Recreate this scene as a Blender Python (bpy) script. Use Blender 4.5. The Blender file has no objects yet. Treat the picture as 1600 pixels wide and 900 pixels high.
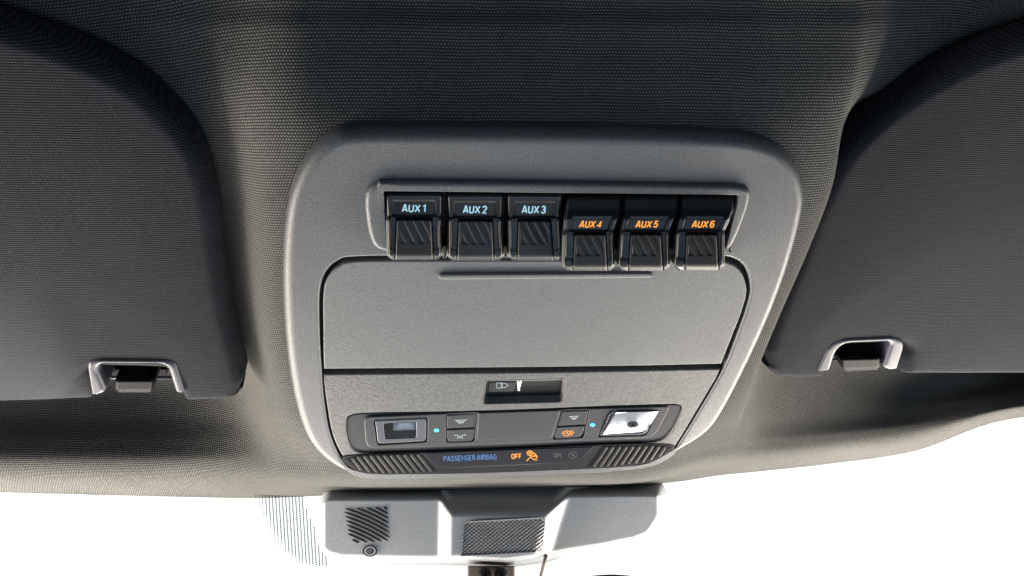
import bpy, bmesh, math, random
import numpy as np
from mathutils import Vector, Matrix
from mathutils.geometry import tessellate_polygon, delaunay_2d_cdt

# ---------------------------------------------------------------- camera, world, lamps, exposure
# World frame: X to the right, Y towards the front of the car, Z up into the roof.
# Z = 0 is the face of the overhead console; negative Z is towards the seats.
F = 1180.0
def _n(v):
    v = np.array(v, float); return v/np.linalg.norm(v)
HX = _n((8000, -80, 1180))
VY = _n((-162, 1480, 1180)); VY = _n(VY - HX*np.dot(VY, HX))
NZ = np.cross(HX, VY)
M = np.array([HX, VY, NZ])                 # camera (x right, y down, z forward) -> world
CAM = -(M @ (0.32*np.array([30/F, 0, 1.0])))

scene = bpy.context.scene
cd = bpy.data.cameras.new('camera'); cam = bpy.data.objects.new('camera', cd)
scene.collection.objects.link(cam); scene.camera = cam
cd.sensor_width = 36; cd.lens = F/1600*36; cd.clip_start = 0.005; cd.clip_end = 100
R3 = Matrix((tuple(M @ (1, 0, 0)), tuple(M @ (0, -1, 0)), tuple(M @ (0, 0, -1)))).transposed()
mw = R3.to_4x4(); mw.translation = Vector(CAM); cam.matrix_world = mw

world = bpy.data.worlds.new('World'); scene.world = world; world.use_nodes = True
wn = world.node_tree; wn.nodes.clear()
wo = wn.nodes.new('ShaderNodeOutputWorld'); bg = wn.nodes.new('ShaderNodeBackground')
tc = wn.nodes.new('ShaderNodeTexCoord'); dp = wn.nodes.new('ShaderNodeVectorMath'); dp.operation = 'DOT_PRODUCT'
dp.inputs[1].default_value = (-0.10, 0.85, 0.50)
rp = wn.nodes.new('ShaderNodeValToRGB')
# bright hazy sky seen through the windscreen, dim cabin behind and below
els = rp.color_ramp.elements
els[0].position = 0.0; els[0].color = (0.016, 0.024, 0.036, 1)
els[1].position = 0.80; els[1].color = (1.25, 1.27, 1.3, 1)
e = els.new(0.46); e.color = (0.05, 0.065, 0.085, 1)
e = els.new(0.70); e.color = (0.5, 0.53, 0.56, 1)
mr = wn.nodes.new('ShaderNodeMapRange'); mr.inputs[1].default_value = -1; mr.inputs[2].default_value = 1
wn.links.new(tc.outputs['Generated'], dp.inputs[0]); wn.links.new(dp.outputs['Value'], mr.inputs[0])
wn.links.new(mr.outputs[0], rp.inputs[0]); wn.links.new(rp.outputs[0], bg.inputs[0]); wn.links.new(bg.outputs[0], wo.inputs[0])
bg.inputs[1].default_value = 1.15

def area(name, loc, target, sx, sy, power, col):
    l = bpy.data.lights.new(name, 'AREA'); l.shape = 'RECTANGLE'; l.size = sx; l.size_y = sy
    l.energy = power; l.color = col
    o = bpy.data.objects.new(name, l); scene.collection.objects.link(o)
    o.location = loc; o.rotation_euler = (Vector(target)-Vector(loc)).to_track_quat('-Z', 'Y').to_euler()
    return o
area('windscreen_light', (-0.26, 0.31, -0.080), (-0.02, 0.03, 0.01), 0.34, 0.09, 2.5, (1.0, 0.905, 0.79))
area('windscreen_light', (0.28, 0.31, -0.080), (0.02, 0.03, 0.01), 0.34, 0.09, 2.6, (1.0, 0.905, 0.79))
area('windscreen_centre_light', (-0.02, 0.43, -0.15), (0.0, 0.06, 0.0), 0.5, 0.08, 1.3, (1.0, 0.95, 0.88))
area('dashboard_bounce_light', (0.05, 0.62, -0.62), (0.0, 0.05, 0.0), 0.9, 0.35, 0.7, (1.0, 0.95, 0.88))
area('driver_window_light', (-0.95, 0.35, -0.22), (-0.05, 0.0, 0.0), 0.5, 0.3, 13.0, (1.0, 0.91, 0.80))
area('passenger_window_light', (0.95, 0.45, -0.25), (0.1, 0.0, 0.0), 0.5, 0.3, 9.0, (1.0, 0.93, 0.83))
area('cabin_bounce_light', (0.1, -0.1, -0.9), (0.0, 0.0, 0.0), 0.7, 0.5, 1.7, (0.62, 0.82, 1.0))

scene.view_settings.view_transform = 'Standard'; scene.view_settings.look = 'None'
scene.view_settings.exposure = 0; scene.view_settings.gamma = 1
scene.render.resolution_x = 1024; scene.render.resolution_y = 576
scene.render.engine = 'CYCLES'

# ---------------------------------------------------------------- geometry helpers
def P(px, py, z=0.0):
    """point at height z under the roof that lies on the sight line through a traced outline point"""
    d = M @ np.array([(px-800)/F, (py-450)/F, 1.0])
    t = (z-CAM[2])/d[2]
    return CAM + t*d
_e = P(790, 766, 0.030)
WS_Y, WS_Z, WS_S = _e[1], 0.034, 0.42
def W(px, py, off=0.0):
    """point on the raked windscreen, off metres inside the cabin"""
    d = M @ np.array([(px-800)/F, (py-450)/F, 1.0])
    n = _n((0, WS_S, 1.0)); p0 = np.array([0, WS_Y, WS_Z]) - n*off
    t = np.dot(n, p0-CAM)/np.dot(n, d)
    return CAM + t*d

def link(name, me, mat=None, parent=None):
    o = bpy.data.objects.new(name, me); scene.collection.objects.link(o)
    if mat:
        me.materials.clear(); me.materials.append(mat)
    if parent:
        o.parent = parent
        if parent.type == 'EMPTY' or True:
            o.matrix_parent_inverse = Matrix.Identity(4)
            off = root_loc(parent)
            me.transform(Matrix.Translation(-off))
    return o
def root_loc(o):
    v = Vector((0, 0, 0))
    while o: v += o.location; o = o.parent
    return v
def tag(o, label=None, cat=None, group=None, kind=None):
    if label: o['label'] = label
    if cat: o['category'] = cat
    if group: o['group'] = group
    if kind: o['kind'] = kind
    return o
def thing(name, loc, label, cat, group=None):
    o = bpy.data.objects.new(name, None); scene.collection.objects.link(o)
    o.location = Vector(loc); o.empty_display_size = 0.02
    return tag(o, label, cat, group)
def mesh(verts, faces, smooth=True):
    me = bpy.data.meshes.new('m'); me.from_pydata([tuple(v) for v in verts], [], faces)
    me.update()
    for p in me.polygons: p.use_smooth = smooth
    return me
def wnorm(o, sharp=0.7):
    o.data.set_sharp_from_angle(angle=sharp)
    m = o.modifiers.new('wn', 'WEIGHTED_NORMAL'); m.keep_sharp = True; m.weight = 90
    return o

def catmull(pts, n=8, closed=True):
    pts = [np.array(p, float) for p in pts]; out = []; N = len(pts)
    for i in range(N if closed else N-1):
        if closed: a, b, c, d = pts[i-1], pts[i], pts[(i+1) % N], pts[(i+2) % N]
        else: a, b, c, d = pts[max(i-1, 0)], pts[i], pts[i+1], pts[min(i+2, N-1)]
        for k in range(n):
            t = k/n
            out.append(0.5*((2*b)+(-a+c)*t+(2*a-5*b+4*c-d)*t*t+(-a+3*b-3*c+d)*t**3))
    if not closed: out.append(pts[-1])
    return out
def rr(pts, r=6, n=6):
    """round the corners of a polygon; a point may carry its own radius as third value"""
    out = []; N = len(pts)
    for i in range(N):
        p = np.array(pts[i][:2], float); rad = pts[i][2] if len(pts[i]) > 2 else r
        a = np.array(pts[i-1][:2], float)-p; b = np.array(pts[(i+1) % N][:2], float)-p
        la, lb = np.linalg.norm(a), np.linalg.norm(b); q = min(rad, la*0.48, lb*0.48)
        p0, p1 = p+a/la*q, p+b/lb*q
        if rad <= 0: out.append(p); continue
        for k in range(n+1):
            t = k/n; out.append((1-t)**2*p0+2*t*(1-t)*p+t*t*p1)
    return out
def resample(pts, step):
    """densify long edges so offset rings stay clean"""
    out = []; N = len(pts)
    for i in range(N):
        a, b = pts[i], pts[(i+1) % N]; L = np.linalg.norm(b-a)
        k = max(1, int(L/step))
        for j in range(k): out.append(a+(b-a)*j/k)
    return out
def area2(p):
    return 0.5*sum(p[i-1][0]*p[i][1]-p[i][0]*p[i-1][1] for i in range(len(p)))
def offset(p, d):
    """move a closed 2D loop inwards by d (loop made counter-clockwise first)"""
    N = len(p); out = []
    for i in range(N):
        a, b, c = p[i-1], p[i], p[(i+1) % N]
        u = b-a; v = c-b; lu = np.linalg.norm(u); lv = np.linalg.norm(v)
        if lu < 1e-9: u = v; lu = lv
        if lv < 1e-9: v = u; lv = lu
        u = u/lu; v = v/lv
        n = np.array([-u[1]-v[1], u[0]+v[0]]); l = n.dot(n)
        out.append(b + (n*2/l*d if l > 0.4 else n/math.sqrt(max(l, 1e-9))*d))
    return out
def reach(w, b):
    """how far each rim vertex may move inwards before it comes too near another side"""
    w = np.array(w); N = len(w); nxt = np.roll(w, -1, 0); u1 = np.array(offset(list(w), 1e-4))-w; lim = np.full(N, b)
    dirs = u1/1e-4
    for i in range(N):
        for f in np.linspace(1.0, 0.05, 20):
            q = w[i]+dirs[i]*b*f; d = nxt-w; L2 = (d**2).sum(1)+1e-18
            t = np.clip(((q-w)*d).sum(1)/L2, 0, 1); ds = np.linalg.norm(q-(w+d*t[:, None]), axis=1).min()
            if ds >= 0.93*b*f: lim[i] = b*f; break
        else: lim[i] = b*0.05
    m = np.minimum(np.minimum(lim, np.roll(lim, 1)), np.roll(lim, -1))
    return m
def offset_v(w, d):
    one = np.array(offset(list(w), 1e-4))-np.array(w)
    return [np.array(w[i])+one[i]*1e4*d[i] for i in range(len(w))]
def plate(name, outline, z0, z1, bev, mat, parent=None, holes=(), segs=5, hbev=None, proj=P, limit=False):
    """a solid moulding: front face at z0 (towards the viewer), rim rolled with radius bev, sides down to z1"""
    hbev = bev if hbev is None else hbev
    loops = []
    for k, o in enumerate([outline]+list(holes)):
        w = [proj(q[0], q[1], z0)[:2] for q in o]
        w = [q for i, q in enumerate(w) if np.linalg.norm(q-w[i-1]) > 2e-5]
        if area2(w) < 0: w.reverse()
        if k: w.reverse()
        loops.append((w, hbev if k else bev))
    verts, faces, caps = [], [], []
    for w, b in loops:
        rings = []; lm = reach(w, b) if limit else None
        for s in range(segs+1):
            a = math.pi/2*s/segs
            rings.append((offset_v(w, lm*(1-math.sin(a))) if limit else offset(w, b*(1-math.sin(a))), z0+b*(1-math.cos(a))))
        rings.append((w, z1))
        N = len(w); base = len(verts)
        for ring, z in rings:
            for q in ring: verts.append((q[0], q[1], z))
        for r in range(len(rings)-1):
            for i in range(N):
                j = (i+1) % N; A = base+r*N; B = A+N
                faces.append((A+i, B+i, B+j, A+j))
        caps.append((base, N, rings[0][0]))
        # note: material side is to the left of the loop
    tri = tessellate_polygon([[Vector((q[0], q[1], 0)) for q in c[2]] for c in caps])
    idx = [c[0]+i for c in caps for i in range(c[1])]
    for t in tri: faces.append(tuple(idx[i] for i in t))
    me = mesh(verts, faces)
    bm = bmesh.new(); bm.from_mesh(me); bmesh.ops.recalc_face_normals(bm, faces=bm.faces)
    # open shells may come out inside-out: the cap must face the viewer (-Z)
    s = sum(f.normal.z*f.calc_area() for f in bm.faces)
    if s > 0: bmesh.ops.reverse_faces(bm, faces=bm.faces)
    bm.to_mesh(me); bm.free()
    for p in me.polygons: p.use_smooth = True
    o = link(name, me, mat, parent)
    return wnorm(o)
def cushion(name, outline, z0, z1, b, mat, parent, crown=0.0, window=(-120, 1720, -60, 700)):
    """padded board: a roll of radius b runs round the traced outline whatever its corners do"""
    w = [np.array(P(q[0], q[1], z0+b)[:2]) for q in resample([np.array(o, float) for o in outline], 5)]
    w = [q for i, q in enumerate(w) if np.linalg.norm(q-w[i-1]) > 1e-4]
    if area2(w) < 0: w.reverse()
    W0 = np.array(w); N = len(W0); BX = W0; d = np.roll(W0, -1, 0)-W0; L2 = (d**2).sum(1)+1e-18
    def dist(q):
        t = np.clip(((q-W0)*d).sum(1)/L2, 0, 1); return np.linalg.norm(q-(W0+d*t[:, None]), axis=1).min()
    pts = [Vector(q) for q in w]
    lo, hi = W0.min(0), W0.max(0); pl = [tuple(q) for q in w]
    a, c = P(window[0], window[2], z0)[:2], P(window[1], window[3], z0)[:2]; st = 0.0014
    for gx in np.arange(max(lo[0], a[0]), min(hi[0], c[0]), st):
        for gy in np.arange(max(lo[1], a[1]-0.02), min(hi[1], c[1]), st):
            q = (gx, gy)
            if inside(pl, *q):
                dd = dist(np.array(q))
                if dd > 0.0004 and (dd < b*1.15 or (int(round((gx)/st)) % 3 == 0 and int(round((gy)/st)) % 3 == 0)): pts.append(Vector(q))
    r = delaunay_2d_cdt(pts, [(i, (i+1) % N) for i in range(N)], [list(range(N))], 1, 1e-7)
    V = []
    for v in r[0]:
        dd = dist(np.array(v)); u = max(0.0, 1-dd/b)
        V.append((v.x, v.y, z0+b*(1-math.sqrt(max(0, 1-u*u)))-crown*(1-math.exp(-dd/0.05)) + 0.0007*math.sin(v.x*31+1)*math.sin(v.y*27)*min(1, dd/0.03)))
    Fc = [tuple(f) for f in r[2]]; k = len(V); V += [(q[0], q[1], z1) for q in w]
    near = {i: i for i in range(N)}
    for i in range(N):
        if (Vector(w[i])-Vector(r[0][i])).length > 1e-6: near[i] = min(range(len(r[0])), key=lambda j: (r[0][j].x-w[i][0])**2+(r[0][j].y-w[i][1])**2)
    for i in range(N): Fc.append((near[i], near[(i+1) % N], k+(i+1) % N, k+i))
    me = mesh(V, Fc); bm = bmesh.new(); bm.from_mesh(me); bmesh.ops.recalc_face_normals(bm, faces=bm.faces)
    if sum(f.normal.z*f.calc_area() for f in bm.faces) > 0: bmesh.ops.reverse_faces(bm, faces=bm.faces)
    bm.to_mesh(me); bm.free()
    for p in me.polygons: p.use_smooth = True
    return link(name, me, mat, parent)
def inside(poly, x, y):
    c = False; n = len(poly)
    for i in range(n):
        (x1, y1), (x2, y2) = poly[i-1][:2], poly[i][:2]
        if (y1 > y) != (y2 > y) and x < (x2-x1)*(y-y1)/(y2-y1)+x1: c = not c
    return c
def patch(name, fn, ns, nt, mat, parent=None, wall=None, uv=False):
    """grid surface from fn(s,t)->world point, with optional skirt going up to height wall"""
    g = [[fn(i/(ns-1), j/(nt-1)) for i in range(ns)] for j in range(nt)]
    V = [p for r in g for p in r]; Fc = []
    for j in range(nt-1):
        for i in range(ns-1):
            a = j*ns+i; Fc.append((a, a+1, a+ns+1, a+ns))
    if wall is not None:
        per = [i for i in range(ns)]+[j*ns+ns-1 for j in range(1, nt)]+[(nt-1)*ns+i for i in range(ns-2, -1, -1)]+[j*ns for j in range(nt-2, 0, -1)]
        b = len(V)
        for k in per: V.append(np.array([V[k][0], V[k][1], wall]))
        n = len(per)
        for k in range(n): Fc.append((per[k], per[(k+1) % n], b+(k+1) % n, b+k))
    me = mesh(V, Fc)
    bm = bmesh.new(); bm.from_mesh(me); bmesh.ops.recalc_face_normals(bm, faces=bm.faces)
    if sum(f.normal.z*f.calc_area() for f in bm.faces) > 0: bmesh.ops.reverse_faces(bm, faces=bm.faces)
    bm.to_mesh(me); bm.free()
    for p in me.polygons: p.use_smooth = True
    o = link(name, me, mat, parent); me.set_sharp_from_angle(angle=0.9)
    return o
def ss(a, b, x):
    t = min(1, max(0, (x-a)/(b-a))) if a != b else float(x > a)
    return t*t*(3-2*t)
def interp(x, xs, ys): return float(np.interp(x, xs, ys))
def arc(cx, cy, rx, ry, a0, a1, n=8):
    return [(cx+rx*math.cos(math.radians(a0+(a1-a0)*k/n)), cy+ry*math.sin(math.radians(a0+(a1-a0)*k/n))) for k in range(n+1)]
# condensed bold capitals drawn as strokes in a box 0..w by 0..6 (y upwards)
GLY = {
 'A': (3.6, [[(0, 0), (1.55, 6), (2.05, 6), (3.6, 0)], [(0.6, 1.7), (3.0, 1.7)]]),
 'U': (3.2, [[(0, 6), (0, 1.6)]+arc(1.6, 1.5, 1.6, 1.5, 180, 360)+[(3.2, 6)]]),
 'X': (3.5, [[(0, 0), (3.5, 6)], [(0, 6), (3.5, 0)]]),
 '1': (1.6, [[(0, 4.7), (1.4, 6), (1.4, 0)]]),
 '2': (3.0, [arc(1.5, 4.4, 1.45, 1.6, 170, -30)+[(0.1, 0.0), (3.0, 0.0)]]),
 '3': (3.0, [arc(1.45, 4.5, 1.4, 1.5, 160, -80)+[(1.0, 3.1)], arc(1.45, 1.6, 1.55, 1.6, 80, -165)]),
 '4': (3.3, [[(2.4, 0), (2.4, 6), (0, 1.6), (3.3, 1.6)]]),
 '5': (3.0, [[(2.8, 6), (0.4, 6), (0.2, 3.3)]+arc(1.4, 2.0, 1.6, 1.9, 130, -160)]),
 '6': (3.0, [arc(1.55, 4.4, 1.5, 1.6, 25, 180)+[(0.05, 1.8)]+arc(1.55, 1.8, 1.5, 1.8, 180, 520, 14)]),
 'P': (3.0, [[(0, 0), (0, 6), (1.6, 6)]+arc(1.6, 4.5, 1.4, 1.5, 90, -90)+[(0, 3.0)]]),
 'S': (3.0, [arc(1.5, 4.5, 1.45, 1.5, 25, 250)+arc(1.5, 1.5, 1.5, 1.5, 75, -155)]),
 'E': (2.6, [[(2.6, 6), (0, 6), (0, 0), (2.6, 0)], [(0, 3.1), (2.3, 3.1)]]),
 'F': (2.5, [[(2.5, 6), (0, 6), (0, 0)], [(0, 3.0), (2.2, 3.0)]]),
 'N': (3.2, [[(0, 0), (0, 6), (3.2, 0), (3.2, 6)]]),
 'G': (3.2, [arc(1.6, 4.4, 1.6, 1.6, 25, 180)+arc(1.6, 1.6, 1.6, 1.6, 180, 360)+[(3.2, 2.9), (1.9, 2.9)]]),
 'R': (3.1, [[(0, 0), (0, 6), (1.6, 6)]+arc(1.6, 4.6, 1.4, 1.4, 90, -90)+[(0, 3.2)], [(1.7, 3.2), (3.1, 0)]]),
 'I': (0.0, [[(0, 0), (0, 6)]]),
 'B': (3.1, [[(0, 0), (0, 6), (1.6, 6)]+arc(1.6, 4.65, 1.3, 1.35, 90, -90)+[(0, 3.3)], [(1.6, 3.3)]+arc(1.6, 1.65, 1.5, 1.65, 90, -90)+[(0, 0)]]),
 'O': (3.2, [[(0, 1.6)]+arc(1.6, 1.6, 1.6, 1.6, 180, 360)+arc(1.6, 4.4, 1.6, 1.6, 0, 180)+[(0, 1.6)]]),
}
def text(s, x0, x1, y0, y1, h, z, m, name, parent, slant=0.0, bold=1.0, zf=None):
    """printed capitals: x0..x1 wide, baseline y0 (left) to y1 (right), cap height h; bold = stroke in sixths of the height"""
    gap = bold+0.55; adv = 0; lines = []
    for k, ch in enumerate(s):
        if ch == ' ': adv += 1.1; continue
        w, gl = GLY[ch]
        for ln in gl: lines.append([(adv+bold/2+x, bold/2+y*(6-bold)/6) for x, y in ln])
        adv += w+gap
    total = adv-gap+bold
    V, Fc = [], []
    for li, ln in enumerate(lines):
        pts = [np.array((x0+(x1-x0)*x/total+slant*y/6, -h*y/6)) for x, y in ln]
        pts = [p for i, p in enumerate(pts) if i == 0 or np.linalg.norm(p-pts[i-1]) > 0.05]
        hw = h*bold/12; n = len(pts); closed = np.linalg.norm(pts[0]-pts[-1]) < 0.3
        k0 = len(V)
        for i, p in enumerate(pts):
            a = pts[i-1] if i else (pts[-2] if closed else None); c = pts[i+1] if i < n-1 else (pts[1] if closed else None)
            u = _n(p-a) if a is not None else None; v = _n(c-p) if c is not None else None
            if u is None: u = v
            if v is None: v = u
            m_ = np.array([-(u+v)[1], (u+v)[0]]); l = np.linalg.norm(m_)
            if l < 0.5: m_ = np.array([-u[1], u[0]]); sc_ = 1
            else: m_ = m_/l; sc_ = min(1/max(np.dot(m_, np.array([-u[1], u[0]])), 0.3), 1.8)
            for sg in (-1, 1):
                q = p+m_*hw*sc_*sg; by = y0+(y1-y0)*(q[0]-x0)/(x1-x0)+q[1]
                V.append(P(q[0], by, (zf(q[0], by) if zf else z)-li*0.000004))
        for i in range(n-1): Fc.append((k0+2*i, k0+2*i+1, k0+2*i+3, k0+2*i+2))
    return link(name, mesh(V, Fc, False), m, parent)
def strokes(name, lines, wpx, z, mat, parent, proj=P):
    """flat printed line work"""
    V, Fc = [], []
    for ln in lines:
        for (a, b) in zip(ln[:-1], ln[1:]):
            a = np.array(a, float); b = np.array(b, float); d = b-a; L = np.linalg.norm(d)
            if L < 1e-6: continue
            d /= L; n = np.array([-d[1], d[0]])*wpx/2; a = a-d*wpx*0.3; b = b+d*wpx*0.3
            k = len(V)
            for q in (a+n, b+n, b-n, a-n): V.append(proj(q[0], q[1], z))
            Fc.append((k, k+1, k+2, k+3)); 
    return link(name, mesh(V, Fc, False), mat, parent)
def circ(cx, cy, rx, ry=None, n=20, a0=0, a1=2*math.pi):
    ry = rx if ry is None else ry
    return [(cx+rx*math.cos(a0+(a1-a0)*k/n), cy+ry*math.sin(a0+(a1-a0)*k/n)) for k in range(n+(0 if abs(a1-a0-2*math.pi) < 1e-6 else 1))]
def tube(pts, r, seg=10):
    V, Fc = [], []; pts = [np.array(p, float) for p in pts]
    for i, p in enumerate(pts):
        t = _n(pts[min(i+1, len(pts)-1)]-pts[max(i-1, 0)])
        a = np.cross(t, (0, 0, 1.0)); a = _n(a) if np.linalg.norm(a) > 1e-3 else np.array([1.0, 0, 0]); b = np.cross(t, a)
        for k in range(seg):
            w = 2*math.pi*k/seg; V.append(p+r*(math.cos(w)*a+math.sin(w)*b))
    for i in range(len(pts)-1):
        for k in range(seg):
            Fc.append((i*seg+k, i*seg+(k+1) % seg, (i+1)*seg+(k+1) % seg, (i+1)*seg+k))
    Fc.append(tuple(range(seg-1, -1, -1))); Fc.append(tuple(range((len(pts)-1)*seg, len(pts)*seg)))
    return mesh(V, Fc)

# ---------------------------------------------------------------- materials
def mat(name, col, rough=0.5, spec=0.5, metal=0.0):
    m = bpy.data.materials.new(name); m.use_nodes = True
    b = m.node_tree.nodes['Principled BSDF']
    b.inputs['Base Color'].default_value = (*col, 1); b.inputs['Roughness'].default_value = rough
    b.inputs['Specular IOR Level'].default_value = spec; b.inputs['Metallic'].default_value = metal
    return m
def nd(m, t, **k):
    n = m.node_tree.nodes.new(t)
    for a, v in k.items(): setattr(n, a, v)
    return n
def lk(m, a, b): m.node_tree.links.new(a, b)
def grain(m, scale=1300, dist=0.00012, col=None, amt=0.35, rough_var=0.0):
    """moulded grain: fine bump plus faint mottling of the plastic itself"""
    b = m.node_tree.nodes['Principled BSDF']; t = nd(m, 'ShaderNodeTexCoord')
    n = nd(m, 'ShaderNodeTexNoise'); n.inputs['Scale'].default_value = scale; n.inputs['Detail'].default_value = 3
    n.inputs['Roughness'].default_value = 0.6
    lk(m, t.outputs['Object'], n.inputs['Vector'])
    bp = nd(m, 'ShaderNodeBump'); bp.inputs['Distance'].default_value = dist; bp.inputs['Strength'].default_value = 1.0
    lk(m, n.outputs['Fac'], bp.inputs['Height']); lk(m, bp.outputs[0], b.inputs['Normal'])
    n2 = nd(m, 'ShaderNodeTexNoise'); n2.inputs['Scale'].default_value = scale*0.7; n2.inputs['Detail'].default_value = 4
    lk(m, t.outputs['Object'], n2.inputs['Vector'])
    c = b.inputs['Base Color'].default_value
    mp = nd(m, 'ShaderNodeMapRange'); mp.inputs[1].default_value = 0.3; mp.inputs[2].default_value = 0.7
    mp.inputs[3].default_value = 1-amt; mp.inputs[4].default_value = 1+amt
    lk(m, n2.outputs['Fac'], mp.inputs[0])
    vm = nd(m, 'ShaderNodeVectorMath', operation='SCALE'); vm.inputs[0].default_value = tuple(c)[:3]
    lk(m, mp.outputs[0], vm.inputs['Scale']); lk(m, vm.outputs[0], b.inputs['Base Color'])
    if rough_var:
        r0 = b.inputs['Roughness'].default_value
        n3 = nd(m, 'ShaderNodeTexNoise'); n3.inputs['Scale'].default_value = 45; n3.inputs['Detail'].default_value = 5
        lk(m, t.outputs['Object'], n3.inputs['Vector'])
        m3 = nd(m, 'ShaderNodeMapRange'); m3.inputs[1].default_value = 0.3; m3.inputs[2].default_value = 0.7
        m3.inputs[3].default_value = r0-rough_var; m3.inputs[4].default_value = r0+rough_var
        lk(m, n3.outputs['Fac'], m3.inputs[0]); lk(m, m3.outputs[0], b.inputs['Roughness'])
    return m
def weave(name, lo, hi, pitch_u, pitch_v, dist, rough=0.9, sheen=0.3, use_uv=True, fade=1.0):
    """staggered knit: one raised thread bump per cell"""
    m = mat(name, lo, rough, 0.12); b = m.node_tree.nodes['Principled BSDF']
    b.inputs['Sheen Weight'].default_value = sheen; b.inputs['Sheen Roughness'].default_value = 0.5
    t = nd(m, 'ShaderNodeTexCoord'); src = t.outputs['UV'] if use_uv else t.outputs['Object']
    # slight wander of the threads
    nz = nd(m, 'ShaderNodeTexNoise'); nz.inputs['Scale'].default_value = 60; nz.inputs['Detail'].default_value = 2
    lk(m, src, nz.inputs['Vector'])
    sc = nd(m, 'ShaderNodeVectorMath', operation='MULTIPLY_ADD'); sc.inputs[1].default_value = (pitch_u*1.1, pitch_v*1.1, 0)
    lk(m, nz.outputs['Color'], sc.inputs[0]); lk(m, src, sc.inputs[2])
    sx = nd(m, 'ShaderNodeSeparateXYZ'); lk(m, sc.outputs[0], sx.inputs[0])
    def mth(op, a, b_=None):
        n = nd(m, 'ShaderNodeMath', operation=op)
        for i, v in enumerate((a, b_)):
            if v is None: continue
            if isinstance(v, (int, float)): n.inputs[i].default_value = v
            else: lk(m, v, n.inputs[i])
        return n.outputs[0]
    v = mth('DIVIDE', sx.outputs[1], pitch_v); row = mth('FLOOR', v)
    odd = mth('MULTIPLY', mth('MODULO', mth('ABSOLUTE', row), 2.0), 0.5)
    u = mth('ADD', mth('DIVIDE', sx.outputs[0], pitch_u), odd)
    fu = mth('SUBTRACT', mth('FRACT', u), 0.5); fv = mth('SUBTRACT', mth('SUBTRACT', v, row), 0.5)
    r = mth('SQRT', mth('ADD', mth('MULTIPLY', mth('MULTIPLY', fu, fu), 3.2), mth('MULTIPLY', mth('MULTIPLY', fv, fv), 4.5)))
    h = mth('MAXIMUM', mth('SUBTRACT', 1.0, r), 0.0)
    fine = nd(m, 'ShaderNodeTexNoise'); fine.inputs['Scale'].default_value = 3000; fine.inputs['Detail'].default_value = 2
    lk(m, src, fine.inputs['Vector'])
    hh = mth('ADD', h, mth('MULTIPLY', fine.outputs['Fac'], 0.35))
    bp = nd(m, 'ShaderNodeBump'); bp.inputs['Distance'].default_value = dist; lk(m, hh, bp.inputs['Height'])
    lk(m, bp.outputs[0], b.inputs['Normal'])
    # thread tops lighter than the gaps between them, each thread a little different, broad wear
    pr = nd(m, 'ShaderNodeMapRange'); pr.inputs[1].default_value = 0.25; pr.inputs[2].default_value = 0.95
    lk(m, hh, pr.inputs[0])
    wear = nd(m, 'ShaderNodeTexNoise'); wear.inputs['Scale'].default_value = 400; wear.inputs['Detail'].default_value = 3
    lk(m, src, wear.inputs['Vector'])
    broad = nd(m, 'ShaderNodeTexNoise'); broad.inputs['Scale'].default_value = 28; broad.inputs['Detail'].default_value = 5
    lk(m, src, broad.inputs['Vector'])
    fac = mth('MULTIPLY', pr.outputs[0], mth('ADD', mth('MULTIPLY', wear.outputs['Fac'], 1.1), mth('SUBTRACT', mth('MULTIPLY', broad.outputs['Fac'], 0.9), 0.0)))
    mx = nd(m, 'ShaderNodeMix', data_type='RGBA'); mx.inputs[6].default_value = (*lo, 1); mx.inputs[7].default_value = (*hi, 1)
    lk(m, fac, mx.inputs[0]); lk(m, mx.outputs[2], b.inputs['Base Color'])
    return m
def emis(name, col, s):
    m = mat(name, (0.02, 0.02, 0.02), 0.6, 0.2); b = m.node_tree.nodes['Principled BSDF']
    b.inputs['Emission Color'].default_value = (*col, 1); b.inputs['Emission Strength'].default_value = s
    return m

M_BEZEL = grain(mat('grained_grey_plastic', (0.100, 0.106, 0.114), 0.41, 0.5), 1500, 0.00016, amt=0.22, rough_var=0.05)
M_DOOR = grain(mat('grained_door_plastic', (0.125, 0.132, 0.138), 0.50, 0.5), 1300, 0.00013, amt=0.12, rough_var=0.06)
M_FASCIA = grain(mat('coarse_fascia_plastic', (0.105, 0.108, 0.108), 0.52, 0.5), 1100, 0.0002, amt=0.30, rough_var=0.05)
M_ROCK = grain(mat('satin_black_plastic', (0.013, 0.0135, 0.015), 0.33, 0.5), 2600, 0.000008, amt=0.12)
M_GRIP = grain(mat('black_rubberised_plastic', (0.012, 0.012, 0.013), 0.42, 0.4), 2600, 0.00003, amt=0.12)
M_MODULE = grain(mat('satin_charcoal_plastic', (0.048, 0.051, 0.057), 0.32, 0.2), 2400, 0.00002, amt=0.08)
M_GRILLE = grain(mat('dark_grille_plastic', (0.016, 0.017, 0.021), 0.38, 0.06), 2400, 0.00002, amt=0.12)
M_GLOSS = grain(mat('smoked_display_plastic', (0.012, 0.013, 0.018), 0.16, 0.2), 600, 0.00001, amt=0.08)
M_BLACK = mat('black_void_plastic', (0.006, 0.006, 0.008), 0.8, 0.1)
M_TRIM = grain(mat('satin_grey_trim', (0.070, 0.075, 0.095), 0.36, 0.4), 1800, 0.00003, amt=0.10)
M_CLIP = grain(mat('dark_clip_plastic', (0.010, 0.010, 0.012), 0.55, 0.12), 1500, 0.00004, amt=0.15)
M_CHROME = mat('satin_chrome', (0.75, 0.77, 0.80), 0.28, 0.5, 1.0)
M_SHROUD = grain(mat('pale_grey_shroud_plastic', (0.28, 0.295, 0.315), 0.42, 0.5), 900, 0.00008, amt=0.08, rough_var=0.05)
M_HEAD = weave('dark_knit_headliner', (0.034, 0.036, 0.037), (0.20, 0.193, 0.174), 0.00122, 0.00118, 0.00026, sheen=0.06)
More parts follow.
